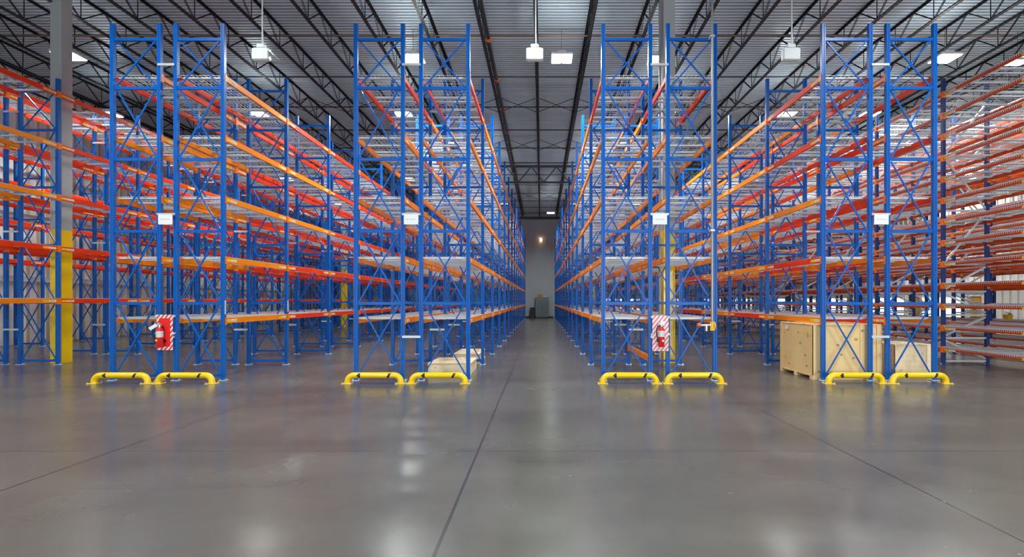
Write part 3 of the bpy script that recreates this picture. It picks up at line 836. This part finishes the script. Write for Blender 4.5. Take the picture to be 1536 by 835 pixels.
# yellow tub on the picking rack
t = thing('storage_tub', 'small yellow tub of green and white rolls on a right shelf', 'tub', (15.45, 16.4, LVP[1]+0.012))
m = MB(); m.tube([(0, 0, 0), (0, 0, 0.16), (0, 0, 0.17)], [0.10, 0.13, 0.14], 'label_y', 16); m.build('tub_body', t)
m = MB(); m.tube([(-0.05, 0, 0.16), (-0.03, 0, 0.26)], [0.06, 0.05], 'paper', 12); m.tube([(0.06, 0.02, 0.15), (0.07, 0.02, 0.23)], [0.06, 0.055], 'green', 12); m.tube([(0.0, -0.06, 0.15), (0.0, -0.07, 0.22)], [0.05, 0.04], 'green', 12); m.build('roll', t)

# hose valve pipe in front of the third pair, and the pipe beside the column
t = thing('hose_standpipe', 'grey vertical pipe ending in a yellow hose valve on the third pair', 'pipe', (3.47, Y0-0.12, 0))
m = MB(); m.tube([(0, 0, 1.06), (0, 0, ROOF-0.5)], 0.024, 'pipe_grey', 10); m.build('riser', t)
m = MB(); m.tube([(0.02, 0, 1.14), (-0.24, 0, 1.14)], 0.028, 'chrome', 10); m.tube([(0, 0, 1.03), (0, 0, 1.2)], 0.045, 'label_y', 12); m.build('valve_body', t)
m = MB()
ring = [(0.035, math.cos(a)*0.085, 1.12+math.sin(a)*0.085) for a in [2*math.pi*k/14 for k in range(15)]]
m.tube(ring, 0.012, 'label_y', 6, False); m.bar((0.035, -0.08, 1.12), (0.035, 0.08, 1.12), 0.012, 0.014, 'label_y'); m.bar((0.035, 0, 1.04), (0.035, 0, 1.2), 0.012, 0.014, 'label_y', (0, 1, 0)); m.build('hand_wheel', t)
m = MB(); m.tube([(-0.24, 0, 1.14), (-0.30, 0, 1.14)], 0.045, 'coupling', 12); m.build('hose_cap', t)
m = MB(); m.tube([(-0.12, 0, 1.14), (-0.12, 0, 1.02)], 0.03, 'chrome', 10); m.build('outlet', t)
for z in (3.06, 7.0):
    m = MB(); m.bbox(-0.045, 0.045, -0.04, 0.095, z-0.02, z+0.02, 'galv', 0.004); m.build('pipe_clamp', t)
m = MB(); m.tube([(3.13, 13.08, 0), (3.13, 13.08, ROOF-0.6)], 0.03, 'pipe_grey', 10); tag(m.build('drain_pipe'), 'thin grey pipe running down beside the column of third pair', 'pipe')

for o in scene.objects:
    k = o.name.split('.')[0]
    if o.parent is None and not o.get('group'):
        g_ = {'pallet_rack': 'blue and orange pallet rack rows', 'picking_rack': 'navy picking racks on the right', 'flat_crate': 'low pale crates',
              'fire_extinguisher': 'fire extinguishers on the rack ends', 'safety_board': 'striped safety boards on the rack ends'}.get(k)
        if g_: o['group'] = g_

# ------------------------------------------------------------------ world, camera, colour
w = bpy.data.worlds.new('World'); scene.world = w; w.use_nodes = True
w.node_tree.nodes['Background'].inputs[0].default_value = (0.6, 0.75, 1, 1); w.node_tree.nodes['Background'].inputs[1].default_value = 0.3
cam = bpy.data.cameras.new('Camera'); co = bpy.data.objects.new('Camera', cam); COL.objects.link(co)
co.location = (0, 0, CAMZ); co.rotation_euler = (math.pi/2, 0, 0)
cam.sensor_width = 36; cam.lens = F/1536*36; cam.shift_x = -(VX-768)/1536; cam.shift_y = (VY-417.5)/1536
cam.clip_end = 300
scene.camera = co
scene.view_settings.view_transform = 'Standard'; scene.view_settings.look = 'None'
scene.view_settings.gamma = 1; scene.view_settings.use_curve_mapping = False
scene.view_settings.exposure = 0.02
scene.cycles.use_denoising = True
scene.cycles.max_bounces = 6; scene.cycles.diffuse_bounces = 4; scene.cycles.glossy_bounces = 3
scene.cycles.sample_clamp_indirect = 6
